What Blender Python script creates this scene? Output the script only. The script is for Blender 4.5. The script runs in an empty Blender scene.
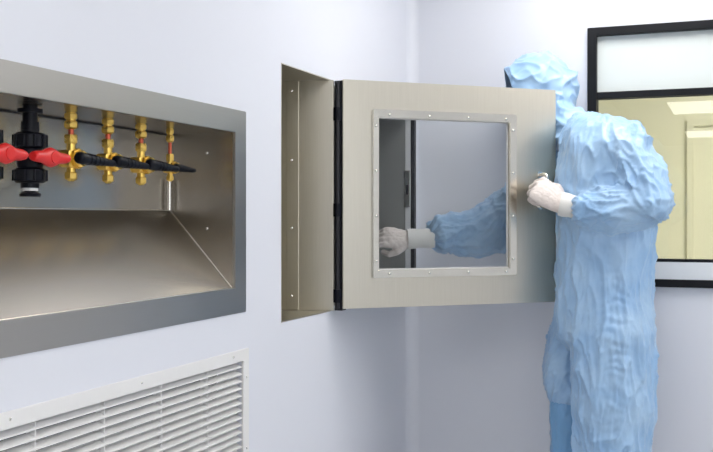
import bpy, bmesh, math, random
from mathutils import Vector, Matrix, noise
random.seed(7)
PI = math.pi
C = bpy.context.scene.collection

# ------------------------------------------------------------------ camera frame
F = 990.0
A = math.radians(21.05)
D, H = 1.29, 1.15
CAM = Vector((D, 0, H))
FW = Vector((-math.sin(A), math.cos(A), 0))
RT = Vector((math.cos(A), math.sin(A), 0))
UP = Vector((0, 0, 1))
def P(px, py, d):
    return CAM + FW * d + RT * ((px - 356.5) / F * d) + UP * ((218 - py) / F * d)
def yat(px, x=0.0):
    return (D - x) / math.tan(A - math.atan((px - 356.5) / F))
YB = 3.967          # back wall

# ------------------------------------------------------------------ materials
def mat(name, col, rough=0.5, metal=0.0, **kw):
    m = bpy.data.materials.new(name); m.use_nodes = True
    nt = m.node_tree; b = nt.nodes['Principled BSDF']
    b.inputs['Base Color'].default_value = (*col, 1)
    b.inputs['Roughness'].default_value = rough
    b.inputs['Metallic'].default_value = metal
    for k, v in kw.items():
        b.inputs[k.replace('_', ' ')].default_value = v
    return m
def add_noise(m, scale=(1, 1, 1), ns=5, detail=3, bump=0.1, dist=0.002, rr=None, cc=None):
    nt = m.node_tree; b = nt.nodes['Principled BSDF']
    tc = nt.nodes.new('ShaderNodeTexCoord'); mp = nt.nodes.new('ShaderNodeMapping')
    mp.inputs['Scale'].default_value = scale
    n = nt.nodes.new('ShaderNodeTexNoise'); n.inputs['Scale'].default_value = ns; n.inputs['Detail'].default_value = detail
    nt.links.new(tc.outputs['Object'], mp.inputs['Vector']); nt.links.new(mp.outputs['Vector'], n.inputs['Vector'])
    if bump:
        bp = nt.nodes.new('ShaderNodeBump'); bp.inputs['Strength'].default_value = bump; bp.inputs['Distance'].default_value = dist
        nt.links.new(n.outputs['Fac'], bp.inputs['Height']); nt.links.new(bp.outputs['Normal'], b.inputs['Normal'])
    if rr:
        r = nt.nodes.new('ShaderNodeMapRange'); r.inputs['To Min'].default_value = rr[0]; r.inputs['To Max'].default_value = rr[1]
        nt.links.new(n.outputs['Fac'], r.inputs['Value']); nt.links.new(r.outputs['Result'], b.inputs['Roughness'])
    if cc:
        cr = nt.nodes.new('ShaderNodeValToRGB')
        cr.color_ramp.elements[0].position = 0.3; cr.color_ramp.elements[1].position = 0.7
        cr.color_ramp.elements[0].color = (*cc[0], 1); cr.color_ramp.elements[1].color = (*cc[1], 1)
        nt.links.new(n.outputs['Fac'], cr.inputs['Fac']); nt.links.new(cr.outputs['Color'], b.inputs['Base Color'])
    return m
M = {}
M['wall'] = add_noise(mat('coated_wall_panel', (0.765, 0.785, 0.855), 0.42), ns=2, detail=2, bump=0.0, rr=(0.36, 0.48))
M['ceil'] = mat('ceiling_panel', (0.80, 0.80, 0.83), 0.6)
M['floor'] = add_noise(mat('grey_vinyl', (0.55, 0.55, 0.54), 0.35), ns=30, bump=0.02, cc=((0.52, 0.53, 0.53), (0.60, 0.60, 0.60)))
M['steel'] = add_noise(mat('brushed_steel_hatch', (0.72, 0.685, 0.585), 0.3, 1.0), (60, 60, 1.2), 6, 4, 0.02, 0.0005, (0.28, 0.40), ((0.60, 0.565, 0.475), (0.635, 0.60, 0.51)))  # warm tint: reflected room light put into the steel's base colour
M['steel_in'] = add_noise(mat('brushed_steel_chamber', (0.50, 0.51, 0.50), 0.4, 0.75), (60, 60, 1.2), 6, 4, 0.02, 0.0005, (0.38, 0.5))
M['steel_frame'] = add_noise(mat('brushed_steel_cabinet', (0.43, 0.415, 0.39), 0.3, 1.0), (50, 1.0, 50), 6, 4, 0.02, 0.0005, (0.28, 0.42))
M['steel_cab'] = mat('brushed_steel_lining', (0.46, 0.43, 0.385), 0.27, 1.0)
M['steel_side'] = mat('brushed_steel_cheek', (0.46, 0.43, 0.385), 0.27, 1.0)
M['steel_trim'] = mat('polished_steel_trim', (0.74, 0.71, 0.62), 0.2, 1.0)
M['weld'] = mat('polished_weld', (0.75, 0.72, 0.66), 0.25, 1.0)
M['screw'] = mat('screw_steel', (0.80, 0.79, 0.75), 0.25, 1.0)
M['black'] = mat('black_rubber', (0.006, 0.007, 0.012), 0.45)
M['blackp'] = mat('black_plastic', (0.004, 0.005, 0.010), 0.35, 0, Specular_IOR_Level=0.18)
M['red'] = mat('red_plastic', (0.72, 0.02, 0.02), 0.35)
M['brass'] = add_noise(mat('brass', (0.82, 0.56, 0.14), 0.28, 1.0), ns=40, bump=0.05, rr=(0.2, 0.4))
M['copper'] = mat('red_copper', (0.62, 0.13, 0.07), 0.35, 0.8)
M['white'] = mat('white_plastic', (0.8, 0.8, 0.8), 0.4)
M['grille'] = mat('white_powder_coat', (0.82, 0.815, 0.81), 0.4)
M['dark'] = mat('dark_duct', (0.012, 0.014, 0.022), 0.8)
M['framew'] = mat('black_window_frame', (0.004, 0.005, 0.008), 0.5, 0, Specular_IOR_Level=0.25)
M['sill'] = mat('pale_sill', (0.75, 0.78, 0.82), 0.4)
M['frost'] = mat('frosted_panel', (0.72, 0.77, 0.76), 0.3)
M['cream'] = mat('cream_wall', (0.76, 0.75, 0.58), 0.6)
M['cream2'] = mat('cream_trim', (0.73, 0.72, 0.55), 0.6)
M['glove'] = add_noise(mat('latex_glove', (0.80, 0.72, 0.68), 0.45), ns=60, bump=0.15, dist=0.001)
M['knit'] = add_noise(mat('white_knit_cuff', (0.84, 0.83, 0.80), 0.8), (1, 1, 1), 150, 2, 0.4, 0.001)
M['skin'] = mat('skin', (0.42, 0.22, 0.15), 0.5)
M['mask'] = mat('white_mask', (0.75, 0.8, 0.82), 0.7)
M['eye'] = mat('eye_white', (0.8, 0.8, 0.78), 0.2)
M['iris'] = mat('dark_iris', (0.02, 0.012, 0.008), 0.2)
def glass(name, tint, alpha):
    m = bpy.data.materials.new(name); m.use_nodes = True
    nt = m.node_tree; nt.nodes.clear()
    o = nt.nodes.new('ShaderNodeOutputMaterial'); mx = nt.nodes.new('ShaderNodeMixShader')
    t = nt.nodes.new('ShaderNodeBsdfTransparent'); g = nt.nodes.new('ShaderNodeBsdfGlossy')
    fr = nt.nodes.new('ShaderNodeFresnel'); fr.inputs['IOR'].default_value = alpha
    t.inputs['Color'].default_value = (*tint, 1); g.inputs['Roughness'].default_value = 0.01
    nt.links.new(fr.outputs[0], mx.inputs[0]); nt.links.new(t.outputs[0], mx.inputs[1]); nt.links.new(g.outputs[0], mx.inputs[2])
    nt.links.new(mx.outputs[0], o.inputs[0])
    return m
M['glass'] = glass('clear_glass', (0.97, 0.98, 0.98), 1.33)
M['glassw'] = glass('window_glass', (0.95, 0.95, 0.92), 1.55)
def emit(name, col, s):
    m = bpy.data.materials.new(name); m.use_nodes = True
    b = m.node_tree.nodes['Principled BSDF']
    b.inputs['Base Color'].default_value = (0.8, 0.8, 0.8, 1)
    b.inputs['Emission Color'].default_value = (*col, 1); b.inputs['Emission Strength'].default_value = s
    return m
M['lamp'] = emit('lamp_diffuser', (1.0, 0.975, 0.93), 6.0)
M['lamp_near'] = emit('lamp_diffuser_by_window', (1.0, 0.975, 0.93), 9.0)
M['lamp_mid'] = emit('lamp_diffuser_bright', (1.0, 0.975, 0.93), 5.0)
M['lamp2'] = emit('lamp_diffuser_next_room', (1.0, 0.97, 0.90), 30.0)
def fabric(name, c0, c1):
    m = mat(name, c0, 0.33)
    nt = m.node_tree; b = nt.nodes['Principled BSDF']
    b.inputs['Sheen Weight'].default_value = 0.15
    b.inputs['Specular IOR Level'].default_value = 0.55
    tc = nt.nodes.new('ShaderNodeTexCoord')
    n1 = nt.nodes.new('ShaderNodeTexNoise'); n1.inputs['Scale'].default_value = 9; n1.inputs['Detail'].default_value = 5; n1.inputs['Distortion'].default_value = 1.2
    if hasattr(n1, 'noise_type'): n1.noise_type = 'RIDGED_MULTIFRACTAL'
    n2 = nt.nodes.new('ShaderNodeTexNoise'); n2.inputs['Scale'].default_value = 420; n2.inputs['Detail'].default_value = 1
    b1 = nt.nodes.new('ShaderNodeBump'); b1.inputs['Strength'].default_value = 0.25; b1.inputs['Distance'].default_value = 0.004
    b2 = nt.nodes.new('ShaderNodeBump'); b2.inputs['Strength'].default_value = 0.10; b2.inputs['Distance'].default_value = 0.001
    nt.links.new(tc.outputs['Object'], n1.inputs['Vector']); nt.links.new(tc.outputs['Object'], n2.inputs['Vector'])
    nt.links.new(n1.outputs['Fac'], b1.inputs['Height']); nt.links.new(n2.outputs['Fac'], b2.inputs['Height'])
    nt.links.new(b1.outputs['Normal'], b2.inputs['Normal']); nt.links.new(b2.outputs['Normal'], b.inputs['Normal'])
    n3 = nt.nodes.new('ShaderNodeTexNoise'); n3.inputs['Scale'].default_value = 7; n3.inputs['Detail'].default_value = 4
    cr = nt.nodes.new('ShaderNodeValToRGB')
    cr.color_ramp.elements[0].position = 0.35; cr.color_ramp.elements[1].position = 0.65
    cr.color_ramp.elements[0].color = (*c0, 1); cr.color_ramp.elements[1].color = (*c1, 1)
    nt.links.new(tc.outputs['Object'], n3.inputs['Vector']); nt.links.new(n3.outputs['Fac'], cr.inputs['Fac'])
    nt.links.new(cr.outputs['Color'], b.inputs['Base Color'])
    return m
M['suit'] = fabric('blue_coverall', (0.30, 0.51, 0.80), (0.42, 0.62, 0.86))
M['boot'] = fabric('blue_boot_cover', (0.18, 0.40, 0.68), (0.22, 0.44, 0.72))

# ------------------------------------------------------------------ mesh helpers
def box(bm, x0, x1, y0, y1, z0, z1, bev=0.0):
    vs = [bm.verts.new((x, y, z)) for x in (x0, x1) for y in (y0, y1) for z in (z0, z1)]
    fs = [(0, 1, 3, 2), (4, 6, 7, 5), (0, 4, 5, 1), (2, 3, 7, 6), (0, 2, 6, 4), (1, 5, 7, 3)]
    faces = [bm.faces.new([vs[i] for i in f]) for f in fs]
    if bev:
        es = list({e for f in faces for e in f.edges})
        bmesh.ops.bevel(bm, geom=es, offset=bev, segments=2, affect='EDGES', profile=0.5)
def frame_ring(bm, axis, c0, c1, o, i, bev=0):
    """rectangular ring in the plane normal to axis x or y; o, i = (u0,u1,z0,z1) outer and inner, ONE welded solid"""
    def pt(u, z, c): return (c, u, z) if axis == 'x' else (u, c, z)
    def quad(r): return [(r[0], r[2]), (r[1], r[2]), (r[1], r[3]), (r[0], r[3])]
    O, I = quad(o), quad(i)
    vo0 = [bm.verts.new(pt(u, z, c0)) for u, z in O]; vi0 = [bm.verts.new(pt(u, z, c0)) for u, z in I]
    vo1 = [bm.verts.new(pt(u, z, c1)) for u, z in O]; vi1 = [bm.verts.new(pt(u, z, c1)) for u, z in I]
    fs = []
    for k in range(4):
        n = (k + 1) % 4
        fs += [bm.faces.new((vo0[k], vo0[n], vi0[n], vi0[k])), bm.faces.new((vo1[k], vi1[k], vi1[n], vo1[n])),
               bm.faces.new((vo0[k], vo1[k], vo1[n], vo0[n])), bm.faces.new((vi0[k], vi0[n], vi1[n], vi1[k]))]
    if bev:
        es = [e for e in {e for f in fs for e in f.edges} if len(e.link_faces) == 2 and e.link_faces[0].normal.length == 0 or True]
        bm.normal_update()
        es = [e for e in {e for f in fs for e in f.edges} if e.calc_face_angle(0) > 0.5]
        bmesh.ops.bevel(bm, geom=es, offset=bev, segments=2, affect='EDGES')
def loft(bm, rings, n=24, cap=True):
    """rings: (center, axis_a, axis_b) half-axis vectors"""
    prev = None; first = None
    for c, a, b in rings:
        c, a, b = Vector(c), Vector(a), Vector(b)
        cur = [bm.verts.new(c + a * math.cos(2*PI*k/n) + b * math.sin(2*PI*k/n)) for k in range(n)]
        if prev:
            for k in range(n):
                bm.faces.new((prev[k], prev[(k+1) % n], cur[(k+1) % n], cur[k]))
        else: first = cur
        prev = cur
    if cap:
        bm.faces.new(list(reversed(first))); bm.faces.new(prev)
def tube(bm, pts, radii, n=16, cap=True, flat=1.0, ref=None):
    pts = [Vector(p) for p in pts]
    if not hasattr(radii, '__len__'): radii = [radii]*len(pts)
    rings = []
    ref = Vector(ref) if ref else None
    for i, p in enumerate(pts):
        t = (pts[min(i+1, len(pts)-1)] - pts[max(i-1, 0)]).normalized()
        if ref is None:
            ref = Vector((0, 0, 1)) if abs(t.z) < 0.9 else Vector((1, 0, 0))
        a = (ref - t*ref.dot(t)).normalized(); b = t.cross(a); ref = a
        rings.append((p, a*radii[i], b*radii[i]*flat))
    loft(bm, rings, n, cap)
def ball_tube(bm, pts, radii, n=14, flat=1.0, ref=None):
    """tube with rounded ends"""
    pts = [Vector(p) for p in pts]; radii = list(radii)
    t0 = (pts[0]-pts[1]).normalized(); t1 = (pts[-1]-pts[-2]).normalized()
    P0, R0, P1, R1 = [], [], [], []
    for k in (1, 2, 3):
        a = k*PI/2/3.3
        P0.insert(0, pts[0]+t0*radii[0]*math.sin(a)); R0.insert(0, radii[0]*math.cos(a))
        P1.append(pts[-1]+t1*radii[-1]*math.sin(a)); R1.append(radii[-1]*math.cos(a))
    tube(bm, P0+pts+P1, R0+radii+R1, n, True, flat, ref)
def cyl(bm, p0, p1, r0, r1=None, n=20):
    tube(bm, [p0, p1], [r0, r0 if r1 is None else r1], n)
def hexnut(bm, p0, p1, r, ch=0.15):
    p0, p1 = Vector(p0), Vector(p1); d = p1-p0
    tube(bm, [p0, p0+d*ch, p1-d*ch, p1], [r*0.88, r, r, r*0.88], 6)
def mesh_obj(name, bm, m, parent=None, smooth=0.6, loc=None):
    bmesh.ops.recalc_face_normals(bm, faces=bm.faces)
    me = bpy.data.meshes.new(name); bm.to_mesh(me); bm.free()
    me.materials.append(m)
    o = bpy.data.objects.new(name, me); C.objects.link(o)
    if parent: o.parent = parent
    if loc is not None: o.location = loc
    if smooth:
        me.polygons.foreach_set('use_smooth', [True]*len(me.polygons))
        if smooth < 3:
            b2 = bmesh.new(); b2.from_mesh(me)
            for e in b2.edges:
                e.smooth = e.calc_face_angle(0) < smooth
            b2.to_mesh(me); b2.free()
    return o
def NB(): return bmesh.new()
def thing(name, label, cat, loc=(0, 0, 0), group=None):
    o = bpy.data.objects.new(name, None); C.objects.link(o); o.location = loc
    o.empty_display_size = 0.1
    o['label'] = label; o['category'] = cat
    if group: o['group'] = group
    return o
def struct(name, bm, m, parent=None, smooth=0):
    o = mesh_obj(name, bm, m, parent, smooth)
    if parent is None: o['kind'] = 'structure'
    return o
def copy_tree(o, parent=None):
    c = o.copy(); C.objects.link(c)
    if parent: c.parent = parent
    for ch in list(o.children):
        copy_tree(ch, c)
    return c
def rot_to(n):
    return Vector((0, 0, 1)).rotation_difference(Vector(n).normalized())
def screw(parent, p, n, r=0.006, name='screw'):
    bm = NB(); n = Vector(n).normalized(); h = r*0.55
    p = Vector(p)
    tube(bm, [p - n*0.001, p + n*h*0.35, p + n*h*0.8, p + n*h], [r, r*0.95, r*0.62, r*0.2], 12)
    return mesh_obj(name, bm, M['screw'], parent, 1.2)

# ------------------------------------------------------------------ room shell
CEIL = 2.40; RX = 4.4; RY = -10.0
# measures of the openings
cabY0, cabY1 = 0.95, yat(245); cabZ0, cabZ1 = H-0.263, H+0.298
icY0, icY1 = 1.03, yat(234); icZ0, icZ1 = H-0.193, H+0.236
nY0, nY1 = yat(281), 3.105
hZ0, hZ1 = H-0.317, H+0.470
boxY1 = 3.93
gY0, gY1 = 0.95, yat(247.5); gZ1 = H-0.366; gZ0 = 0.24
def wall_with_holes(bm, axis, c0, c1, u0, u1, z0, z1, holes):
    us = sorted({u0, u1, *[h[0] for h in holes], *[h[1] for h in holes]})
    for a, b in zip(us, us[1:]):
        m_ = (a+b)/2
        hs = sorted([(h[2], h[3]) for h in holes if h[0] < m_ < h[1]])
        z = z0
        for h0, h1 in hs + [(z1, z1)]:
            if h0 > z:
                if axis == 'x': box(bm, c0, c1, a, b, z, h0)
                else: box(bm, a, b, c0, c1, z, h0)
            z = h1
def clean(bm):
    bmesh.ops.remove_doubles(bm, verts=bm.verts, dist=1e-5)
    # drop inner faces shared by two neighbouring boxes
    seen = {}
    for f in bm.faces:
        k = tuple(sorted(v.index for v in f.verts)); seen.setdefault(k, []).append(f)
    bm.verts.index_update()
bm = NB()
wall_with_holes(bm, 'x', -0.08, 0, RY, YB+0.08, 0, CEIL,
                [(icY0-0.01, icY1+0.01, icZ0-0.01, icZ1+0.01), (nY0, boxY1, hZ0, hZ1), (gY0+0.03, gY1-0.03, gZ0+0.03, gZ1-0.03)])
struct('wall_left', bm, M['wall'])
wX0 = P(588, 218, 3.88)
# window x extents on the back wall plane
def xback(px, y=YB): 
    t = (px-356.5)/F; d = y/(math.cos(A)+t*math.sin(A)); return (CAM + FW*d + RT*t*d).x
W0, W1 = xback(588), 3.1
WZ0, WZ1 = H-0.264, H+0.745
bm = NB()
wall_with_holes(bm, 'y', YB, YB+0.08, 0, RX, 0, CEIL, [(W0+0.01, W1-0.01, WZ0+0.01, WZ1-0.01)])
struct('wall_back', bm, M['wall'])
SY0, SY1, SZ0, SZ1 = -4.6, -0.2, 0.75, 2.2
bm = NB(); wall_with_holes(bm, 'x', RX, RX+0.08, RY, YB+0.08, 0, CEIL, [(SY0, SY1, SZ0, SZ1)]); struct('wall_right', bm, M['wall'])
bm = NB(); frame_ring(bm, 'x', RX-0.01, RX+0.07, (SY0, SY1, SZ0, SZ1), (SY0+0.05, SY1-0.05, SZ0+0.05, SZ1-0.05)); added_win = struct('added_light_window', bm, M['white'])  # unseen window added to let soft daylight in from the right
for k in (1, 2, 3):
    yy = SY0+(SY1-SY0)*k/4; bm = NB(); box(bm, RX, RX+0.06, yy-0.02, yy+0.02, SZ0+0.05, SZ1-0.05); struct('mullion', bm, M['white'], added_win)
bm = NB(); box(bm, RX+0.03, RX+0.036, SY0+0.05, SY1-0.05, SZ0+0.05, SZ1-0.05); struct('glass_pane', bm, M['glass'], added_win)
bm = NB(); box(bm, -0.08, RX+0.08, RY-0.08, RY, 0, CEIL); struct('wall_front', bm, M['wall'])
bm = NB(); box(bm, -0.7, RX+0.08, RY-0.08, YB+3.2, -0.06, 0); struct('floor', bm, M['floor'])
bm = NB(); box(bm, -0.08, RX+0.08, RY-0.08, YB+3.2, CEIL, CEIL+0.06); struct('ceiling', bm, M['ceil'])
# coved corner strip
bm = NB(); R = 0.05
prof = [(0.0005, YB-R)] + [(R-R*math.cos(a), YB-R+R*math.sin(a)) for a in [PI/2*k/8 for k in range(9)]] + [(R, YB-0.0005)]
pts = prof + [(0.0005, YB-0.0005)]
lo = [bm.verts.new((x, y, 0)) for x, y in pts]; hi = [bm.verts.new((x, y, CEIL)) for x, y in pts]
for k in range(len(pts)):
    n = (k+1) % len(pts); bm.faces.new((lo[k], lo[n], hi[n], hi[k]))
struct('trim_1', bm, M['wall'], smooth=0.6)
bm = NB(); box(bm, 0, 0.012, RY, YB-0.05, 0, 0.1); struct('baseboard_left', bm, M['sill'])
bm = NB(); box(bm, 0.05, RX, YB-0.012, YB, 0, 0.1); struct('baseboard_back', bm, M['sill'])
# room beyond the window
bm = NB()
box(bm, -0.08, RX+0.08, YB+2.4, YB+2.48, 0, CEIL)
box(bm, -0.08, 0.0, YB+0.08, YB+2.4, 0, CEIL); box(bm, RX, RX+0.08, YB+0.08, YB+2.4, 0, CEIL)
struct('wall_beyond', bm, M['cream'])
bm = NB()
yf = YB+2.4
frame_ring(bm, 'y', yf-0.02, yf, (xback(687, yf), xback(687, yf)+1.05, 0.0, H+0.60), (xback(687, yf)+0.04, xback(687, yf)+1.01, 0.002, H+0.56))
struct('trim_2', bm, M['cream2'])

# ------------------------------------------------------------------ window 1
bm = NB()
fw = xback(597)-xback(588)
mz0, mz1 = H+0.466, H+0.492
gz = H-0.157
frame_ring(bm, 'y', YB-0.02, YB+0.05, (W0, W1, WZ0, WZ1), (W0+fw, W1-fw, WZ0+0.03, WZ1-0.032), 0.002)
win = struct('window_1', bm, M['framew'])
bm = NB(); box(bm, W0+fw, W1-fw, YB-0.012, YB+0.04, mz0, mz1); struct('transom_bar', bm, M['framew'], win)
bm = NB(); box(bm, W0+fw, W1-fw, YB-0.012, YB+0.04, gz-0.011, gz); struct('glazing_bead', bm, M['framew'], win)
bm = NB(); box(bm, W0+fw, W1-fw, YB-0.014, YB+0.04, WZ0+0.03, gz-0.011); struct('sill', bm, M['sill'], win)
bm = NB(); box(bm, W0+fw, W1-fw, YB+0.012, YB+0.03, mz1, WZ1-0.032); struct('frosted_pane', bm, M['frost'], win)
bm = NB(); box(bm, W0+fw, W1-fw, YB+0.008, YB+0.014, gz, mz0); struct('glass_pane', bm, M['glassw'], win)

# ------------------------------------------------------------------ ceiling lights
def lamp(x0, x1, y0, y1, label, m, group=None):
    t = thing('ceiling_light', label, 'light', ((x0+x1)/2, (y0+y1)/2, CEIL), group)
    hx, hy = (x1-x0)/2, (y1-y0)/2
    bm = NB()
    for a in ((-hx, -hx+0.02, -hy, hy), (hx-0.02, hx, -hy, hy), (-hx, hx, -hy, -hy+0.02), (-hx, hx, hy-0.02, hy)):
        box(bm, *a, -0.012, 0)
    mesh_obj('frame', bm, M['white'], t, 0)
    bm = NB(); box(bm, -hx+0.02, hx-0.02, -hy+0.02, hy-0.02, -0.009, -0.001); mesh_obj('diffuser', bm, m, t, 0)
G = 'recessed ceiling light panels of the clean room'
rows = [(2.7, 3.7, 'nearest the window wall'), (-0.4, 0.9, 'in the middle of the room'), (-4.5, -3.1, 'reflected large in the window glass'), (-8.2, -6.9, 'at the far end of the room')]
for (y0, y1, w), lm in zip(rows, ('lamp_near', 'lamp_mid', 'lamp', 'lamp')):
    for x0, side in ((0.56, 'on the left side'), (1.95, 'in the middle column added for fill'), (3.3, 'on the right side')):  # middle column is unseen, added for more light
        lamp(x0, x0+0.64, y0, y1, 'white flat ceiling light panel %s, %s' % (w, side), M[lm], G)
lamp(1.6, 2.8, YB+0.9, YB+1.5, 'white flat ceiling light panel in the cream room beyond the window', M['lamp2'])

# ------------------------------------------------------------------ valve cabinet
cab = thing('valve_cabinet', 'recessed stainless steel cabinet in the left wall holding the row of valves', 'cabinet', (0, icY1, icZ0))
o0 = Vector((0, icY1, icZ0))
bm = NB()
def L(v): return v
frame_ring(bm, 'x', -0.004, 0.004, (cabY0-icY1, cabY1-icY1, cabZ0-icZ0, cabZ1-icZ0), (icY0-icY1, 0, 0, icZ1-icZ0), 0.0012)
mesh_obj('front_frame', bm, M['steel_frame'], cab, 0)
dep = 0.205; bz = (H+0.022)-icZ0; tz = icZ1-icZ0; yl = icY0-icY1
def quad(bm, a, b, c, d, th):
    a, b, c, d = map(Vector, (a, b, c, d)); n = (b-a).cross(c-a).normalized()*th
    v = [bm.verts.new(p) for p in (a, b, c, d, a+n, b+n, c+n, d+n)]
    for f in ((0, 1, 2, 3), (7, 6, 5, 4), (0, 4, 5, 1), (1, 5, 6, 2), (2, 6, 7, 3), (3, 7, 4, 0)):
        bm.faces.new([v[i] for i in f])
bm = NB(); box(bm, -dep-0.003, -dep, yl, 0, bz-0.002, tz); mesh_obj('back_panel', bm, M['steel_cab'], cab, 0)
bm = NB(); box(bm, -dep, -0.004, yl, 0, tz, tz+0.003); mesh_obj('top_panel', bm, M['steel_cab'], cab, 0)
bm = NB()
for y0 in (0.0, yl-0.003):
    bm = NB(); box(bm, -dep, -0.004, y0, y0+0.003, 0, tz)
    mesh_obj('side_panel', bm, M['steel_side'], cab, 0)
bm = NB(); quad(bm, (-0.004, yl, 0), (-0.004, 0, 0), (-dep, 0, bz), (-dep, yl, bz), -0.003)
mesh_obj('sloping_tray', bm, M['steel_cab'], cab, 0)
bm = NB(); cyl(bm, (-0.006, -0.001, 0.001), (-dep+0.001, -0.001, bz+0.001), 0.0022, n=8)
cyl(bm, (-dep+0.001, -0.001, bz), (-dep+0.001, yl, bz), 0.0018, n=8)
cyl(bm, (-0.004, yl, 0.0005), (-0.004, -0.001, 0.0005), 0.0022, n=8)
mesh_obj('weld_seam', bm, M['weld'], cab, 1.0)
screw(cab, (-0.085, 0, tz-0.055), (0, -1, 0), 0.005)
screw(cab, (-0.085, 0, tz-0.265), (0, -1, 0), 0.005)
bm = NB(); cyl(bm, (-dep+0.012, -0.02, bz), (-dep+0.012, -0.02, 0.30), 0.006, n=12)
mesh_obj('drain_tube', bm, M['weld'], cab, 1.0)
# shallow lip under the top of the back panel
bm = NB(); box(bm, -dep, -dep+0.006, yl, 0, tz-0.004, tz); mesh_obj('top_seam', bm, M['black'], cab, 0)

# brass valves (hang from the cabinet ceiling); local z=0 at the ceiling
def brass_valve(loc, label, s=1.0, short=False):
    t = thing('brass_valve', label, 'valve', loc, 'brass valves in the steel cabinet')
    zc = -0.104
    n0, n1 = (-0.068, -0.088) if short else (-0.050, -0.070)
    bm = NB(); cyl(bm, (0, 0, 0), (0, 0, -0.034), 0.0105*s); hexnut(bm, (0, 0, -0.002), (0, 0, -0.015), 0.0155*s, 0.2)
    mesh_obj('ceiling_nut', bm, M['brass'], t, 0.5)
    bm = NB(); tube(bm, [(0, 0, -0.018), (0, 0, -0.021), (0, 0, -0.027), (0, 0, -0.034), (0, 0, -0.038)], [0.010*s, 0.0155*s, 0.0165*s, 0.0155*s, 0.009*s], 6)
    mesh_obj('compression_nut', bm, M['brass'], t, 0.5)
    bm = NB(); cyl(bm, (0, 0, -0.034), (0, 0, n0-0.004), 0.0062*s); mesh_obj('copper_tube', bm, M['copper'], t, 1.0)
    bm = NB(); hexnut(bm, (0, 0, n0), (0, 0, n1), 0.0155*s, 0.2); cyl(bm, (0, 0, n1+0.004), (0, 0, zc+0.01), 0.010*s)
    mesh_obj('upper_nut', bm, M['brass'], t, 0.5)
    bm = NB()
    box(bm, -0.015*s, 0.015*s, -0.028*s, 0.018*s, zc-0.020*s, zc+0.019*s, 0.004)
    tube(bm, [(0.01*s, 0, zc), (0.022*s, 0, zc), (0.022*s, 0, zc), (0.034*s, 0, zc)], [0.022*s, 0.023*s, 0.0195*s, 0.018*s], 8)
    cyl(bm, (0.03*s, 0, zc), (0.046*s, 0, zc), 0.009*s)
    mesh_obj('body', bm, M['brass'], t, 0.5)
    bm = NB(); hexnut(bm, (0, 0, zc-0.030*s), (0, 0, zc-0.046*s), 0.0145*s); cyl(bm, (0, 0, zc-0.016*s), (0, 0, zc-0.032*s), 0.010*s)
    tube(bm, [(0, 0, zc-0.046*s), (0, 0, zc-0.050*s)], [0.011*s, 0.006*s], 12)
    mesh_obj('lower_nut', bm, M['brass'], t, 0.5)
    bm = NB()
    ys = [-0.036, -0.033, -0.026, 0.0, 0.03, 0.06, 0.088, 0.098, 0.102]
    rs = [0.009, 0.0125, 0.0138, 0.0125, 0.0105, 0.0092, 0.0082, 0.007, 0.004]
    tube(bm, [(0.045*s, y*s, zc-(y*s+0.03)*0.05) for y in ys], [r*s for r in rs], 14)
    for k in range(5):
        y = (0.0+k*0.016)*s
        tube(bm, [(0.045*s, y, zc-(y+0.03)*0.05), (0.045*s, y+0.005*s, zc-(y+0.035)*0.05)], [(0.0137-0.0011*k)*s]*2, 14)
    mesh_obj('lever_handle', bm, M['blackp'], t, 0.8)
    return t
zt = icZ1
xv = -0.10
sp = (yat(71, xv), yat(108, xv), yat(141, xv), yat(170, xv))
labs = ['brass valve with black lever, next to the black plastic valve',
        'brass valve with black lever, second of the four from the left',
        'brass valve with black lever, third from the left beside the smallest one',
        'smallest brass valve with black lever, rightmost near the cabinet corner']
for y, l, s in zip(sp, labs, (1.0, 1.0, 1.0, 0.72)):
    brass_valve((xv, y, zt), l, s, s < 1)
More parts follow.
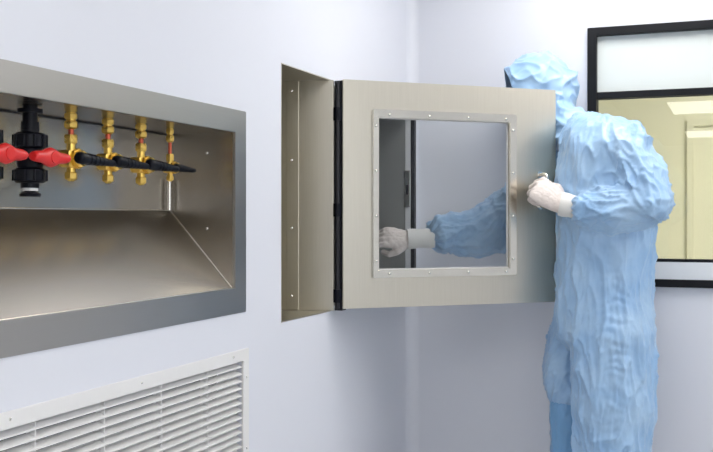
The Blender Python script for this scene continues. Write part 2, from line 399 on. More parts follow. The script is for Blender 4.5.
def pvc_valve(loc, label):
    t = thing('plastic_valve', label, 'valve', loc, 'black plastic valves with red handles')
    def z(py): return (218-py)/475.0+H-zt
    bm = NB()
    tube(bm, [(0, 0, 0), (0, 0, z(122)), (0, 0, z(122)), (0, 0, z(132))], [0.0155, 0.0155, 0.019, 0.019], 20)
    tube(bm, [(0, 0, z(109)), (0, 0, z(113))], [0.026, 0.026], 20)
    mesh_obj('upper_pipe', bm, M['blackp'], t, 0.6)
    for nm, a, b in (('upper_union', 133, 149), ('lower_union', 168, 183)):
        bm = NB()
        tube(bm, [(0, 0, z(a)), (0, 0, z(a+2)), (0, 0, z(b-2)), (0, 0, z(b))], [0.028, 0.0335, 0.0335, 0.028], 14)
        for k in range(10):
            an = 2*PI*k/10; c, s_ = math.cos(an)*0.0335, math.sin(an)*0.0335
            cyl(bm, (c, s_, z(a+2)), (c, s_, z(b-2)), 0.003, n=6)
        mesh_obj(nm, bm, M['blackp'], t, 0.6)
    bm = NB()
    tube(bm, [(0, 0, z(148)), (0, 0, z(154)), (0, 0, z(164)), (0, 0, z(170))], [0.024, 0.028, 0.028, 0.024], 20)
    cyl(bm, (0.015, 0, z(158)), (0.045, 0, z(158)), 0.015)
    mesh_obj('body', bm, M['blackp'], t, 0.6)
    bm = NB(); cyl(bm, (0, 0, z(182)), (0, 0, z(188)), 0.019); cyl(bm, (0, 0, z(190.5)), (0, 0, z(193)), 0.012)
    tube(bm, [(0, 0, z(192)), (0, 0, z(194)), (0, 0, z(196.5))], [0.016, 0.0225, 0.021], 20)
    mesh_obj('end_cap', bm, M['blackp'], t, 0.6)
    bm = NB(); cyl(bm, (0, 0, z(188)), (0, 0, z(191)), 0.0165); mesh_obj('seal_ring', bm, M['white'], t, 0.8)
    bm = NB(); zc = z(158)
    ys = [-0.056, -0.054, -0.046, -0.024, -0.014, 0, 0.014, 0.024, 0.046, 0.054, 0.056]
    hs = [0.004, 0.0095, 0.0115, 0.013, 0.018, 0.0215, 0.018, 0.013, 0.0115, 0.0095, 0.004]
    loft(bm, [((0.052, y, zc), (0, 0, h), (0.010+h*0.15, 0, 0)) for y, h in zip(ys, hs)], 16)
    cyl(bm, (0.04, 0, zc), (0.066, 0, zc), 0.0125)
    mesh_obj('butterfly_handle', bm, M['red'], t, 0.9)
    return t
pvc_valve((xv, yat(30, xv), zt), 'black plastic valve with red butterfly handle, beside the brass valves')
pvc_valve((xv, yat(30, xv)-0.136, zt), 'black plastic valve cut by the left edge, only its red handle shows')

# ------------------------------------------------------------------ air grille
gr = thing('air_grille', 'white louvred air return grille low in the wall under the steel cabinet', 'vent', (0, gY1, gZ1))
w_, h_ = gY0-gY1, gZ0-gZ1
fb = 0.033
bm = NB(); frame_ring(bm, 'x', -0.002, 0.005, (w_, 0, h_, 0), (w_+fb, -fb, h_+fb, -fb), 0.0012); mesh_obj('frame', bm, M['grille'], gr, 0)
bm = NB(); z = -fb-0.006
while z > h_+fb+0.012:
    quad(bm, (-0.0015, w_+fb, z-0.0105), (-0.0015, -fb, z-0.0105), (-0.020, -fb, z-0.0012), (-0.020, w_+fb, z-0.0012), 0.0016)
    box(bm, -0.003, -0.0008, w_+fb, -fb, z-0.0125, z-0.0088)
    z -= 0.0203
mesh_obj('louvre_blades', bm, M['grille'], gr, 0)
for px in (37, 106, 163, 209):
    bm = NB(); y = yat(px)-gY1; box(bm, -0.026, -0.0032, y-0.0013, y+0.0013, h_+fb, -fb); mesh_obj('divider', bm, M['grille'], gr, 0)
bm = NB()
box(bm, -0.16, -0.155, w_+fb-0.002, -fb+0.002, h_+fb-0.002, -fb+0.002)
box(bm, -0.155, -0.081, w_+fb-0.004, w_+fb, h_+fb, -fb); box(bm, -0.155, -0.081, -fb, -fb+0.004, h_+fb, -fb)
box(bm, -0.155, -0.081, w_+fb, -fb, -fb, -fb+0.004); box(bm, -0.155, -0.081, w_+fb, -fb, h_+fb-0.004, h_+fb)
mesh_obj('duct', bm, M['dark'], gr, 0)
for px in (8, 140, 232):
    screw(gr, (0.005, yat(px)-gY1, -fb*0.45), (1, 0, 0), 0.0032)
for zz in (-0.08, -0.28):
    screw(gr, (0.005, -fb*0.45, zz), (1, 0, 0), 0.0032)

# ------------------------------------------------------------------ pass-through hatch
hp = thing('pass_through_hatch', 'stainless steel pass-through hatch in the left wall, its window door swung open', 'hatch', (0, nY1, hZ0))
def hb(x0, x1, y0, y1, z0, z1, bm, bev=0): box(bm, x0, x1, y0-nY1, y1-nY1, z0-hZ0, z1-hZ0, bev)
ND = 0.60; T = 0.012; XO = 0.030
bm = NB()
hb(-ND, 0.001, nY0, nY0+0.003, hZ0, hZ1, bm); hb(-ND, 0.001, nY0, nY1, hZ1-0.003, hZ1, bm); hb(-ND, 0.001, nY0, nY1, hZ0, hZ0+0.003, bm)
hb(-ND-0.003, -ND, nY0, nY1, hZ0, hZ1, bm)
mesh_obj('niche_lining', bm, M['steel'], hp, 0)
# near side cheek of the housing: stands askew in the niche, facing the room
pR, pL = P(333.5, 218, 3.345), P(262, 218, 3.375)
K = Vector((pL.x-pR.x, pL.y-pR.y, 0)); KL = K.length; K.normalize()
KN = Vector((-K.y, K.x, 0)); KN = KN if KN.dot(FW) > 0 else -KN
Mk = Matrix(((K.x, KN.x, 0, pR.x), (K.y, KN.y, 0, pR.y-nY1), (0, 0, 1, 0), (0, 0, 0, 1)))
def kobj(name, bm, m, par, sm=0):
    bm.transform(Mk); return mesh_obj(name, bm, m, par, sm)
HHT = hZ1-hZ0
bm = NB(); box(bm, 0, (pR.x+ND-0.002)/(-K.x), 0, T, 0.0035, HHT-0.0035, 0.0015); sidep = kobj('side_panel', bm, M['steel'], hp)
bm = NB(); box(bm, (333.5-299)/71.5*KL, (333.5-287)/71.5*KL, -0.005, 0.0002, 0.006, HHT-0.006, 0.0012); kobj('mounting_flange', bm, M['steel'], sidep)
for py in (91, 160, 228, 296):
    z = P(292, py, 3.36).z-hZ0; u = (333.5-292)/71.5*KL; rr = 0.0055
    bm = NB(); tube(bm, [(u, -0.0045, z), (u, -0.0065, z), (u, -0.0082, z), (u, -0.0092, z)], [rr, rr*0.95, rr*0.62, rr*0.2], 12)
    kobj('screw', bm, M['screw'], sidep, 1.2)
bm = NB(); yj = 3.86
hb(-ND, XO-0.012, nY1+T+0.02, yj+0.05, hZ1-0.03, hZ1-0.018, bm); hb(-ND, XO-0.012, nY1+T+0.02, yj+0.05, hZ0+0.018, hZ0+0.03, bm); hb(-ND, XO-0.012, nY1+T+0.008, nY1+T+0.02, hZ0+0.018, hZ1-0.018, bm)
hb(-ND, XO-0.012, yj, yj+T, hZ0+0.03, hZ1-0.03, bm); hb(-ND-0.01, -ND, nY1+T, yj+0.05, hZ0+0.02, hZ1-0.02, bm)
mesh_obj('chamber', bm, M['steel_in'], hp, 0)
bm = NB()
frame_ring(bm, 'x', XO-0.012, XO+0.012, (0.0, boxY1-nY1, 0.012, hZ1-hZ0-0.012), (0.03, yj-nY1, 0.045, hZ1-hZ0-0.045), 0.002)
mesh_obj('front_flange', bm, mat('satin_steel', (0.78, 0.79, 0.82), 0.35, 0.1), hp, 0)
bm = NB()
frame_ring(bm, 'x', XO+0.012, XO+0.028, (0.006, yj+0.022-nY1, 0.016, hZ1-hZ0-0.016), (0.03, yj-nY1, 0.045, hZ1-hZ0-0.045))
mesh_obj('gasket', bm, M['black'], hp, 0)
# latch strike on the far jamb
bm = NB(); z1 = P(410, 190, 4.05).z
box(bm, XO-0.014, XO+0.010, yj-0.006-nY1, yj-nY1, z1-0.07-hZ0, z1+0.08-hZ0, 0.0015)
st = mesh_obj('latch_strike', bm, M['screw'], hp, 0)
bm = NB(); box(bm, XO-0.006, XO+0.004, yj-0.0075-nY1, yj-0.005-nY1, z1-0.02-hZ0, z1+0.02-hZ0); mesh_obj('latch_slot', bm, M['black'], st, 0)

# door: local frame u along the door, n thickness (away from camera), z up
d0, d1 = 3.336, 3.62
Hh = P(343, 218, d0); He = P(556, 218, d1)
U = (He-Hh); U.z = 0; DW = U.length; U.normalize()
N = Vector((-U.y, U.x, 0))      # pointing away from camera
if N.dot(FW) < 0: N = -N
dz0, dz1 = H-0.3066, H+0.468
door_root = bpy.data.objects.new('tmp', None)
Md = Matrix(((U.x, N.x, 0, Hh.x), (U.y, N.y, 0, Hh.y), (0, 0, 1, 0), (0, 0, 0, 1)))
toh = Matrix.Translation(-Vector((0, nY1, hZ0)))
def upos(px):
    """distance along the door for a pixel column on the front face"""
    t = (px-356.5)/F
    r = FW + RT*t
    # CAM + s r = Hh + u U
    det = r.x*(-U.y) - r.y*(-U.x)
    bx, by = Hh.x-CAM.x, Hh.y-CAM.y
    return (r.x*by - r.y*bx)/det
def upt(px, py):
    u = upos(px); p = Hh+U*u; d = (p-CAM).dot(FW)
    return u, H + (218-py)/F*d
def dobj(name, bm, m, parent, smooth=0):
    """bm given in door coordinates (u, n, z)"""
    bm.transform(toh @ Md)
    return mesh_obj(name, bm, m, parent, smooth)
TH = 0.048
u0, zt0 = upt(372, 108.5); u1, zt1 = upt(516, 115.5); _, zb0 = upt(372, 279); _, zb1 = upt(516, 274)
i0, _ = upt(378.5, 118.7); i1, _ = upt(508.5, 122)
oz1 = (zt0+zt1)/2; oz0 = (zb0+zb1)/2
izt = (upt(378.5, 118.7)[1]+upt(508.5, 121.5)[1])/2; izb = (upt(378.5, 270)[1]+upt(508.5, 267.5)[1])/2
bm = NB()
frame_ring(bm, 'y', 0, 0.009, (0, DW, dz0, dz1), (i0-0.002, i1+0.002, izb-0.002, izt+0.002), 0.002)
door = dobj('door', bm, M['steel'], hp)
bm = NB(); frame_ring(bm, 'y', 0.009, TH, (0.0005, DW-0.0005, dz0+0.0005, dz1-0.0005), (i0-0.05, i1+0.05, izb-0.05, izt+0.05), 0.002)
dobj('door_core', bm, M['steel'], door)
bm = NB(); frame_ring(bm, 'y', -0.008, 0.0002, (u0, u1, oz0, oz1), (i0, i1, izb, izt), 0.003)
wf = dobj('window_frame', bm, M['steel_trim'], door)
bm = NB(); box(bm, i0-0.02, i1+0.02, 0.0105, 0.0165, izb-0.02, izt+0.02); dobj('glass_pane', bm, M['glass'], door)
bm = NB(); frame_ring(bm, 'y', 0.006, 0.0104, (i0-0.0015, i1+0.0015, izb-0.0015, izt+0.0015), (i0+0.003, i1-0.004, izb+0.004, izt-0.003))
dobj('glazing_seal', bm, mat('pale_silicone', (0.7, 0.7, 0.7), 0.5), door)
def dscrew(u, z, n=-1):
    bm = NB(); y0 = -0.008 if n < 0 else TH+0.005
    r = 0.0046
    tube(bm, [(u, y0-n*0.001, z), (u, y0+n*0.0012, z), (u, y0+n*0.0026, z), (u, y0+n*0.0034, z)], [r, r*0.95, r*0.62, r*0.2], 12)
    dobj('screw', bm, M['screw'], door, 1.2)
um0, um1 = (u0+i0)/2, (u1+i1)/2
zm0, zm1 = (oz0+izb)/2, (oz1+izt)/2
for k in range(4):
    dscrew(u0+(u1-u0)*(0.11+0.27*k), zm1-0.004); dscrew(u0+(u1-u0)*(0.11+0.27*k), zm0)
for k in range(4):
    z = oz0+(oz1-oz0)*(0.10+0.267*k)
    dscrew(um0, z); dscrew(um1, z)
# hinge side: black seal and hinge knuckles
bm = NB(); box(bm, -0.010, 0.0, 0.012, TH-0.004, dz0+0.004, dz1-0.004); dobj('edge_seal', bm, M['black'], door)
bm = NB(); box(bm, XO-0.012, XO+0.014, -0.005, 0.034, 0.004, hZ1-hZ0-0.006); mesh_obj('hinge_seal', bm, M['black'], hp, 0)
bm = NB(); hc = Hh - U*0.016 + N*0.012
hcl = hc - Vector((0, nY1, 0))
cyl(bm, (hcl.x, hcl.y, 0.012), (hcl.x, hcl.y, hZ1-hZ0-0.012), 0.009)
mesh_obj('hinge_pin', bm, M['black'], hp, 0.8)
for py in (114, 210, 296):
    zc = P(338, py, 3.34).z - hZ0
    bm = NB(); cyl(bm, (hcl.x, hcl.y, zc-0.022), (hcl.x, hcl.y, zc+0.022), 0.0135, n=14)
    box(bm, XO-0.004, hcl.x+0.004, hcl.y-0.006, hcl.y+0.012, zc-0.02, zc+0.02, 0.002)
    mesh_obj('hinge', bm, M['blackp'], hp, 0.8)
# pull handle
hu = upos(539.5); hz0_, hz1_ = upt(539, 206)[1], upt(539, 175)[1]
bm = NB(); so = -0.052
pts = [(hu, 0, hz0_)] + [(hu, so+0.012*(1-math.sin(a)), hz0_+0.012*(1-math.cos(a))) for a in (0, PI/4, PI/2)] + \
      [(hu, so+0.012*(1-math.cos(a)), hz1_-0.012*(1-math.sin(a))) for a in (0, PI/4, PI/2)] + [(hu, 0, hz1_)]
tube(bm, pts, 0.0065, 12, ref=(1, 0, 0))
for z in (hz0_, hz1_):
    cyl(bm, (hu, -0.004, z), (hu, 0, z), 0.013)
dobj('pull_handle', bm, M['screw'], door, 0.8)

# ------------------------------------------------------------------ person
floorp = P(606, 218, 3.56); base = Vector((floorp.x, floorp.y, 0))
per = thing('person', 'person in light blue hooded coverall and pale gloves, holding the open hatch door', 'person', base)
def finish(bm, voxel, smooth_it, disp=None, solid=None, cut=None, parent=per, name='part', m=None):
    """weld overlapping volumes into one skin, then shape its folds"""
    bmesh.ops.recalc_face_normals(bm, faces=bm.faces)
    me = bpy.data.meshes.new('tmp'); bm.to_mesh(me); bm.free()
    o = bpy.data.objects.new('tmp', me); C.objects.link(o)
    r = o.modifiers.new('r', 'REMESH'); r.mode = 'VOXEL'; r.voxel_size = voxel
    s = o.modifiers.new('s', 'SMOOTH'); s.factor = 0.5; s.iterations = smooth_it
    dg = bpy.context.evaluated_depsgraph_get()
    me2 = bpy.data.meshes.new_from_object(o.evaluated_get(dg))
    bpy.data.objects.remove(o); bpy.data.meshes.remove(me)
    if disp:
        me2.update()
        nv = [v.normal.copy() for v in me2.vertices]
        for v, n in zip(me2.vertices, nv):
            v.co = v.co + n*disp(v.co, n)
    b = bmesh.new(); b.from_mesh(me2)
    if cut:
        bmesh.ops.bisect_plane(b, geom=b.verts[:]+b.edges[:]+b.faces[:], plane_co=cut[0], plane_no=cut[1], clear_outer=True)
    b.transform(Matrix.Translation(-base))
    b.to_mesh(me2); b.free()
    me2.materials.clear(); me2.materials.append(m)
    me2.polygons.foreach_set('use_smooth', [True]*len(me2.polygons))
    me2.name = name
    ob = bpy.data.objects.new(name, me2); C.objects.link(ob); ob.parent = parent
    if solid:
        sm = ob.modifiers.new('thickness', 'SOLIDIFY'); sm.thickness = solid; sm.offset = -1
    return ob

# cloth folds from the nearest limbs
def ridge(n, p): return (1-abs(n))**p
class Bone:
    def __init__(s, a, b, r, fa, fr, amp, seed, ridge_p=5):
        s.a, s.b, s.r = Vector(a), Vector(b), r; s.d = s.b-s.a; s.L = s.d.length; s.d.normalize()
        ref = UP if abs(s.d.z) < 0.8 else RT
        s.u = (ref - s.d*ref.dot(s.d)).normalized(); s.v = s.d.cross(s.u)
        s.fa, s.fr, s.amp, s.seed, s.p = fa, fr, amp, seed, ridge_p
    def dist(s, q):
        t = max(0, min(s.L, (q-s.a).dot(s.d))); return ((q-(s.a+s.d*t)).length)/s.r
    def h(s, q):
        w = q-s.a; t = w.dot(s.d); x, y = w.dot(s.u)/s.r, w.dot(s.v)/s.r
        an = math.atan2(y, x)
        wp = noise.noise(Vector((x*0.8, y*0.8, t*5+s.seed)))*0.9
        out = 0
        for k, (m_, g_, pw) in enumerate(((1, 1, s.p), (1.9, 0.6, s.p+2), (3.5, 0.26, s.p+2), (6.5, 0.08, 5))):
            tw = 0.9*math.sin(an+s.seed*(k+1))+wp
            v = Vector((t*s.fa*m_ + tw*(1 if k % 2 else -1), math.cos(an)*s.fr*m_+3.1*k, math.sin(an)*s.fr*m_+s.seed))
            out += g_*(ridge(noise.noise(v), pw)-0.35)
        return s.amp*out
Sn, En, Wn = P(624, 143, 3.43), P(650, 203, 3.31), P(578, 207, 3.44)
Sf, Ef, Wf = P(577, 160, 3.70), P(497, 226, 3.80), P(431, 238, 3.76)
hipN, kneeN, ankN = P(612, 300, 3.48), P(614, 385, 3.47), P(611, 218+1.02*285, 3.47)
hipF, kneeF, ankF = P(582, 300, 3.64), P(567, 385, 3.68), P(566, 218+1.02*272, 3.66)
torsoT, torsoB = P(603, 125, 3.57), P(605, 310, 3.55)
bones = [Bone(torsoT, torsoB, 0.18, 3.0, 2.1, 0.014, 3.3, 6),
         Bone(Sn, En, 0.09, 6, 1.2, 0.018, 11.1, 5), Bone(En, Wn, 0.075, 8, 1.0, 0.017, 17.7, 5),
         Bone(Sf, Ef, 0.10, 7, 1.2, 0.020, 23.1, 5), Bone(Ef, Wf, 0.08, 8, 1.1, 0.018, 29.5, 5),
         Bone(hipN, kneeN, 0.14, 4.0, 2.0, 0.016, 37.2, 6), Bone(kneeN, ankN, 0.12, 4, 1.8, 0.015, 41.9, 6),
         Bone(hipF, kneeF, 0.09, 7, 1.3, 0.014, 47.2, 5), Bone(kneeF, ankF, 0.07, 6, 1.3, 0.010, 53.9, 5)]
SEAMX = (P(617, 218, 3.4)-CAM).dot(RT)/3.4
def fold(q, n=None):
    ds = [b.dist(q) for b in bones]; mn = min(ds)
    tot = 0; hsum = 0
    for b, d in zip(bones, ds):
        w = math.exp(-(d-mn)*7)
        if w > 0.03:
            tot += w; hsum += w*b.h(q)
    h = hsum/tot
    h += 0.006*noise.noise(q*9+Vector((5, 1, 2)))
    h *= min(1, 0.3+min((q-Wn).length, (q-Wf).length)/0.09)
    if n is not None and n.dot(FW) < -0.45 and q.z < H-0.08:
        rel = q-CAM; lat = rel.dot(RT)/rel.dot(FW)-SEAMX
        g = math.exp(-(lat/0.012)**2)
        h += g*(0.004 + 0.0035*math.sin(q.z*190+7*noise.noise(q*14))*(0.6+noise.noise(q*7)))
    return h
def ring(px, py, d, a, b):
    return (P(px, py, d), RT*a, FW*b)
bm = NB()
loft(bm, [ring(585, 114, 3.62, 0.035, 0.05), ring(592, 120, 3.60, 0.085, 0.11), ring(599, 129, 3.58, 0.125, 0.165), ring(604, 145, 3.56, 0.155, 0.185),
          ring(606, 175, 3.55, 0.172, 0.185), ring(607, 230, 3.55, 0.170, 0.175), ring(605, 270, 3.55, 0.168, 0.17), ring(604, 310, 3.55, 0.172, 0.175),
          ring(604, 338, 3.55, 0.165, 0.17), ring(604, 350, 3.55, 0.13, 0.14)], 32)
ball_tube(bm, [P(606, 138, 3.50), Sn, P(637, 170, 3.37), En], [0.083, 0.086, 0.080, 0.072], 20)
ball_tube(bm, [En, P(634, 207, 3.335), P(612, 211, 3.38), P(596, 210, 3.41)], [0.072, 0.080, 0.084, 0.076], 20)
tube(bm, [P(602, 210, 3.40), P(592, 210, 3.42), P(583, 209, 3.435), P(578.5, 208.5, 3.442), P(576.5, 208.5, 3.446)], [0.076, 0.073, 0.068, 0.060, 0.042], 20)
ball_tube(bm, [P(598, 145, 3.62), Sf, P(530, 203, 3.78), P(505, 222, 3.80), P(497, 224, 3.80)], [0.09, 0.095, 0.105, 0.110, 0.098], 20)
ball_tube(bm, [P(500, 225, 3.80), P(475, 234, 3.79), P(458, 234, 3.78)], [0.098, 0.086, 0.074], 20)
tube(bm, [P(464, 234, 3.783), P(450, 234, 3.775), P(440, 235, 3.77), P(435, 236, 3.768), P(432, 237, 3.766)], [0.076, 0.071, 0.070, 0.058, 0.042], 20)
loft(bm, [ring(608, 290, 3.50, 0.13, 0.12), ring(613, 330, 3.48, 0.152, 0.14), ring(614, 375, 3.47, 0.150, 0.135), ring(614, 415, 3.47, 0.145, 0.13),
          ring(612, 455, 3.47, 0.130, 0.12), ring(610, 218+0.95*285, 3.47, 0.105, 0.105), ring(610, 218+1.0*285, 3.47, 0.085, 0.09)], 28)
loft(bm, [ring(590, 300, 3.63, 0.11, 0.11), ring(575, 330, 3.66, 0.092, 0.10), ring(566, 360, 3.68, 0.077, 0.09), ring(565, 385, 3.68, 0.070, 0.08), ring(567, 400, 3.68, 0.060, 0.07), ring(568, 404, 3.68, 0.055, 0.06)], 28)
suit = finish(bm, 0.0055, 3, fold, name='coverall', m=M['suit'])
# boots with tall covers
def boot(name, knee, ank, r0, ztop):
    k, a = Vector(knee), Vector(ank)
    bm = NB()
    fdir = -RT
    zs = [ztop, ztop-0.05, (ztop+0.14)/2, 0.16, 0.10]
    rs = [r0, r0*1.03, r0*0.92, 0.062, 0.06]
    loft(bm, [(k.lerp(a, (k.z-z)/(k.z-a.z)), RT*r, FW*r) for z, r in zip(zs, rs)], 20)
    ap = k.lerp(a, (k.z-0.08)/(k.z-a.z)); 
    h = Vector((ap.x, ap.y, 0))
    ball_tube(bm, [h+UP*0.052-fdir*0.035, h+UP*0.056+fdir*0.02, h+UP*0.048+fdir*0.10, h+UP*0.042+fdir*0.16], [0.050, 0.054, 0.048, 0.038], 16)
    def d(q, n): return fold(q)*0.6*(1 if q.z > 0.15 else 0.3)
    o = finish(bm, 0.007, 4, d, name=name, m=M['boot'])
    for v in o.data.vertices:
        if v.co.z < 0.002: v.co.z = 0.002
    return o
boot('boot_cover', kneeF, P(566, 218+1.05*272, 3.66), 0.060, 0.475)
boot('boot_cover', P(613, 400, 3.47), P(611, 218+1.05*285, 3.47), 0.088, 0.24)

# head inside the hood
HC = P(542, 88, 3.80)
hf = (-RT*0.94 - UP*0.30 + FW*0.04).normalized()      # face direction
hs_ = hf.cross(UP).normalized(); hu_ = hs_.cross(hf).normalized()
def HP(f, s, u): return HC + hf*f + hs_*s + hu_*u
bm = NB()
loft(bm, [(HP(-0.002, 0, z), hf*a, hs_*b) for z, a, b in ((0.112, 0.02, 0.02), (0.105, 0.05, 0.04), (0.085, 0.078, 0.062), (0.05, 0.096, 0.074), (0.01, 0.099, 0.077), (-0.03, 0.094, 0.072))] +
         [(HP(0.006, 0, -0.06), hf*0.082, hs_*0.062), (HP(0.022, 0, -0.09), hf*0.064, hs_*0.048), (HP(0.036, 0, -0.112), hf*0.042, hs_*0.032), (HP(0.04, 0, -0.12), hf*0.02, hs_*0.02)], 24)
ball_tube(bm, [HP(0.0, 0, -0.05), P(557, 116, 3.76), P(573, 134, 3.68)], [0.055, 0.052, 0.05], 16)
ball_tube(bm, [HP(0.088, 0, 0.012), HP(0.104, 0, -0.012), HP(0.112, 0, -0.034)], [0.008, 0.010, 0.013], 10)   # nose
for s in (-1, 1):
    ball_tube(bm, [HP(0.104, s*0.010, -0.037), HP(0.1, s*0.013, -0.037)], [0.008, 0.007], 8)
    ball_tube(bm, [HP(0.084, s*0.015, 0.028), HP(0.080, s*0.036, 0.032), HP(0.066, s*0.052, 0.026)], [0.007, 0.007, 0.006], 8)  # brow
    ball_tube(bm, [HP(0.072, s*0.046, -0.03), HP(0.066, s*0.05, -0.035)], [0.016, 0.014], 10)    # cheek
    ball_tube(bm, [HP(-0.005, s*0.080, 0.02), HP(-0.008, s*0.082, -0.005), HP(-0.002, s*0.078, -0.025)], [0.010, 0.011, 0.007], 8)  # ear
ball_tube(bm, [HP(0.086, -0.02, -0.064), HP(0.094, 0, -0.062), HP(0.086, 0.02, -0.064)], [0.005, 0.007, 0.005], 8)
ball_tube(bm, [HP(0.084, -0.016, -0.074), HP(0.092, 0, -0.076), HP(0.084, 0.016, -0.074)], [0.005, 0.007, 0.005], 8)
head = finish(bm, 0.0035, 3, name='head', m=M['skin'])
for s in (-1, 1):
    bm = NB(); bmesh.ops.create_uvsphere(bm, u_segments=16, v_segments=10, radius=0.0125)
    bm.transform(Matrix.Translation(HP(0.0775, s*0.031, 0.008)-base)); mesh_obj('eye', bm, M['eye'], head, 3)
    bm = NB(); bmesh.ops.create_uvsphere(bm, u_segments=12, v_segments=8, radius=0.006)
    bm.transform(Matrix.Translation(HP(0.0855, s*0.031, 0.006)-base)); mesh_obj('iris', bm, M['iris'], head, 3)
# hood
bm = NB()
hrings = []
for f, a, b, u in ((-0.128, 0.02, 0.02, 0.0), (-0.118, 0.065, 0.05, 0.0), (-0.095, 0.098, 0.078, 0.0), (-0.06, 0.122, 0.1, 0.0), (-0.01, 0.134, 0.110, 0.0), (0.04, 0.132, 0.108, 0.0),
                   (0.085, 0.122, 0.100, -0.002), (0.115, 0.114, 0.090, -0.004), (0.135, 0.106, 0.082, -0.006), (0.16, 0.09, 0.07, -0.008)):
    hrings.append((HP(f, 0, u), hu_*a, hs_*b))
loft(bm, hrings, 28)
ball_tube(bm, [HP(-0.04, 0, -0.02), P(555, 115, 3.76), P(573, 134, 3.68), P(596, 150, 3.60)], [0.105, 0.078, 0.088, 0.105], 20)
def hdisp(q, n):
    w = q-HC; f, s, u = w.dot(hf), w.dot(hs_), w.dot(hu_)
    a = noise.noise(Vector((f*9+u*6, s*8, u*10-f*8)) + Vector((3, 7, 1)))
    b = noise.noise(Vector((f*18-u*9, s*17, u*15)) + Vector((13, 2, 9)))
    return 0.014*(ridge(a, 5)-0.4) + 0.007*(ridge(b, 5)-0.4)
hood = finish(bm, 0.005, 4, hdisp, solid=0.003, cut=(HP(0.122, 0, 0), hf+hu_*0.05), name='hood', m=M['suit'])

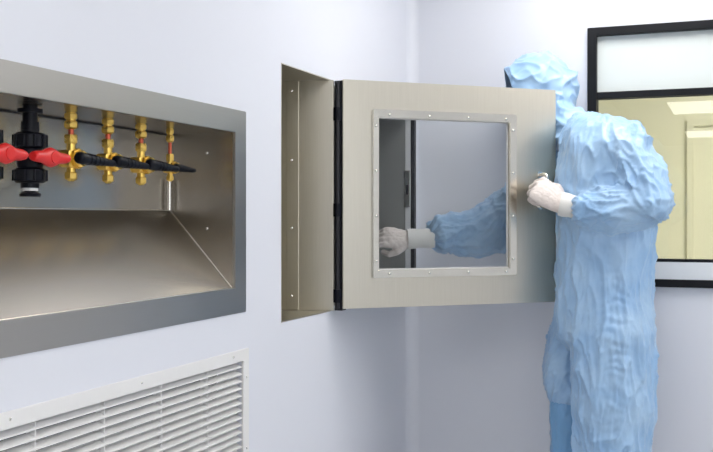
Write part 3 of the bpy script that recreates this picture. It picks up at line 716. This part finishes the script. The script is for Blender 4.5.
# ------------------------------------------------------------------ gloved hands
def hand(wrist, xdir, zdir, flip, curls, name, cuffv, thumb_in=0.5, scale=1.0):
    """xdir: wrist->knuckles, zdir: back of hand, flip: +1 thumb on +y"""
    X = Vector(xdir).normalized(); Z = Vector(zdir); Z = (Z-X*Z.dot(X)).normalized(); Y = Z.cross(X)*flip
    wrist = Vector(wrist)
    def Q(x, y, z): return wrist + (X*x + Y*y + Z*z)*scale
    bm = NB(); s = scale
    # palm
    def rg(x, hy, hz, z=0.0, y=0.0): return (Q(x, y, z), Y*hy*s, Z*hz*s)
    loft(bm, [rg(-0.02, 0.026, 0.022), rg(0.0, 0.028, 0.022), rg(0.02, 0.034, 0.022, -0.001), rg(0.05, 0.041, 0.021, -0.001), rg(0.075, 0.043, 0.018), rg(0.09, 0.040, 0.014, -0.003), rg(0.096, 0.03, 0.008, -0.004)], 20)
    ball_tube(bm, [Q(0.02, 0.020, -0.010), Q(0.045, 0.030, -0.012)], [0.018*s, 0.015*s], 12)   # thumb base
    spec = [(0.031, 0.088, (0.042, 0.025, 0.020), 0.0098), (0.0105, 0.093, (0.046, 0.029, 0.021), 0.0100), (-0.0105, 0.089, (0.042, 0.027, 0.020), 0.0096), (-0.030, 0.080, (0.034, 0.020, 0.018), 0.0086)]
    for (y, x, ls, r), cu in zip(spec, curls):
        p = Q(x-0.02, y*0.95, 0.002); pts = [p, Q(x, y, 0.002)]; rr = [r*s*1.02, r*s*1.05]
        ang = 0; cx, cz = x, 0.002
        for l, c in zip(ls, cu):
            ang += math.radians(c)
            for st in (0.5, 1.0):
                pts.append(Q(cx+math.cos(ang)*l*st, y*(1.0), cz-math.sin(ang)*l*st)); rr.append(r*s*(1.0 if st == 1 else 0.93)*(1-0.04*len(rr)/2))
            cx += math.cos(ang)*l; cz -= math.sin(ang)*l
        ball_tube(bm, pts, rr, 12)
    # thumb leaves the side of the palm near its base
    t = thumb_in
    ball_tube(bm, [Q(0.015, 0.024, -0.008), Q(0.042, 0.047, -0.016), Q(0.066, 0.056-0.012*t, -0.026-0.012*t), Q(0.084, 0.050-0.028*t, -0.036-0.012*t)],
              [0.0145*s, 0.0130*s, 0.0112*s, 0.0100*s], 12)
    def d(q, n): return 0.0014*noise.noise(q*70)+0.0008*noise.noise(q*160)
    g = finish(bm, 0.0026, 3, d, name=name, m=M['glove'])
    # knitted cuff
    bm = NB()
    c0, c1 = Q(0.006, 0, 0), Vector(cuffv)
    n = 44; R0 = 7; prev = None
    ax = (c1-c0).normalized(); a1 = (Y-ax*Y.dot(ax)).normalized(); a2 = ax.cross(a1)
    rings = []
    for k in range(R0+1):
        t_ = k/R0; c = c0.lerp(c1, t_); r = (0.0345+0.0015*math.sin(t_*PI*3))*s
        rings.append([bm.verts.new(c+(a1*math.cos(2*PI*j/n)+a2*math.sin(2*PI*j/n)*0.93)*(r+0.0007*(j % 2))) for j in range(n)])
    for q in range(R0):
        for j in range(n): bm.faces.new((rings[q][j], rings[q][(j+1) % n], rings[q+1][(j+1) % n], rings[q+1][j]))
    bm.faces.new(rings[0]); bm.faces.new(rings[-1])
    bm.transform(Matrix.Translation(-base))
    mesh_obj('cuff', bm, M['knit'], g, 0.9)
    return g
fist = [(70, 95, 60), (74, 97, 62), (76, 97, 62), (78, 96, 60)]
handle_w = Hh + U*hu + N*so; 
# near (left) hand closes on the pull handle, back of the hand to the camera
kn = P(535, 186, 3.475)
wr = P(562, 205, 3.45)
hand(wr, kn-wr, -N+UP*0.12, -1, fist, 'gloved_hand', P(585, 209, 3.43), 0.7, 1.2)
relax = [(28, 40, 25), (34, 46, 30), (40, 52, 34), (46, 56, 36)]
wr2 = P(409, 239, 3.76); kn2 = P(384, 237, 3.745)
hand(wr2, kn2-wr2, UP*0.5-FW*0.8, 1, relax, 'gloved_hand', P(434, 238, 3.765), 0.5, 1.08)

# ------------------------------------------------------------------ camera, world, view
cam = bpy.data.cameras.new('camera'); co = bpy.data.objects.new('camera', cam); C.objects.link(co)
cam.sensor_width = 36; cam.lens = F/713*36; cam.shift_y = -8/713
cam.clip_start = 0.05
co.location = CAM; co.rotation_euler = (PI/2, 0, A)
bpy.context.scene.camera = co
w = bpy.data.worlds.new('world'); bpy.context.scene.world = w; w.use_nodes = True
w.node_tree.nodes['Background'].inputs['Color'].default_value = (0.93, 0.96, 1, 1)
w.node_tree.nodes['Background'].inputs['Strength'].default_value = 4.5
vs = bpy.context.scene.view_settings
vs.view_transform = 'Standard'; vs.look = 'None'; vs.gamma = 1; vs.use_curve_mapping = False
vs.exposure = -0.05
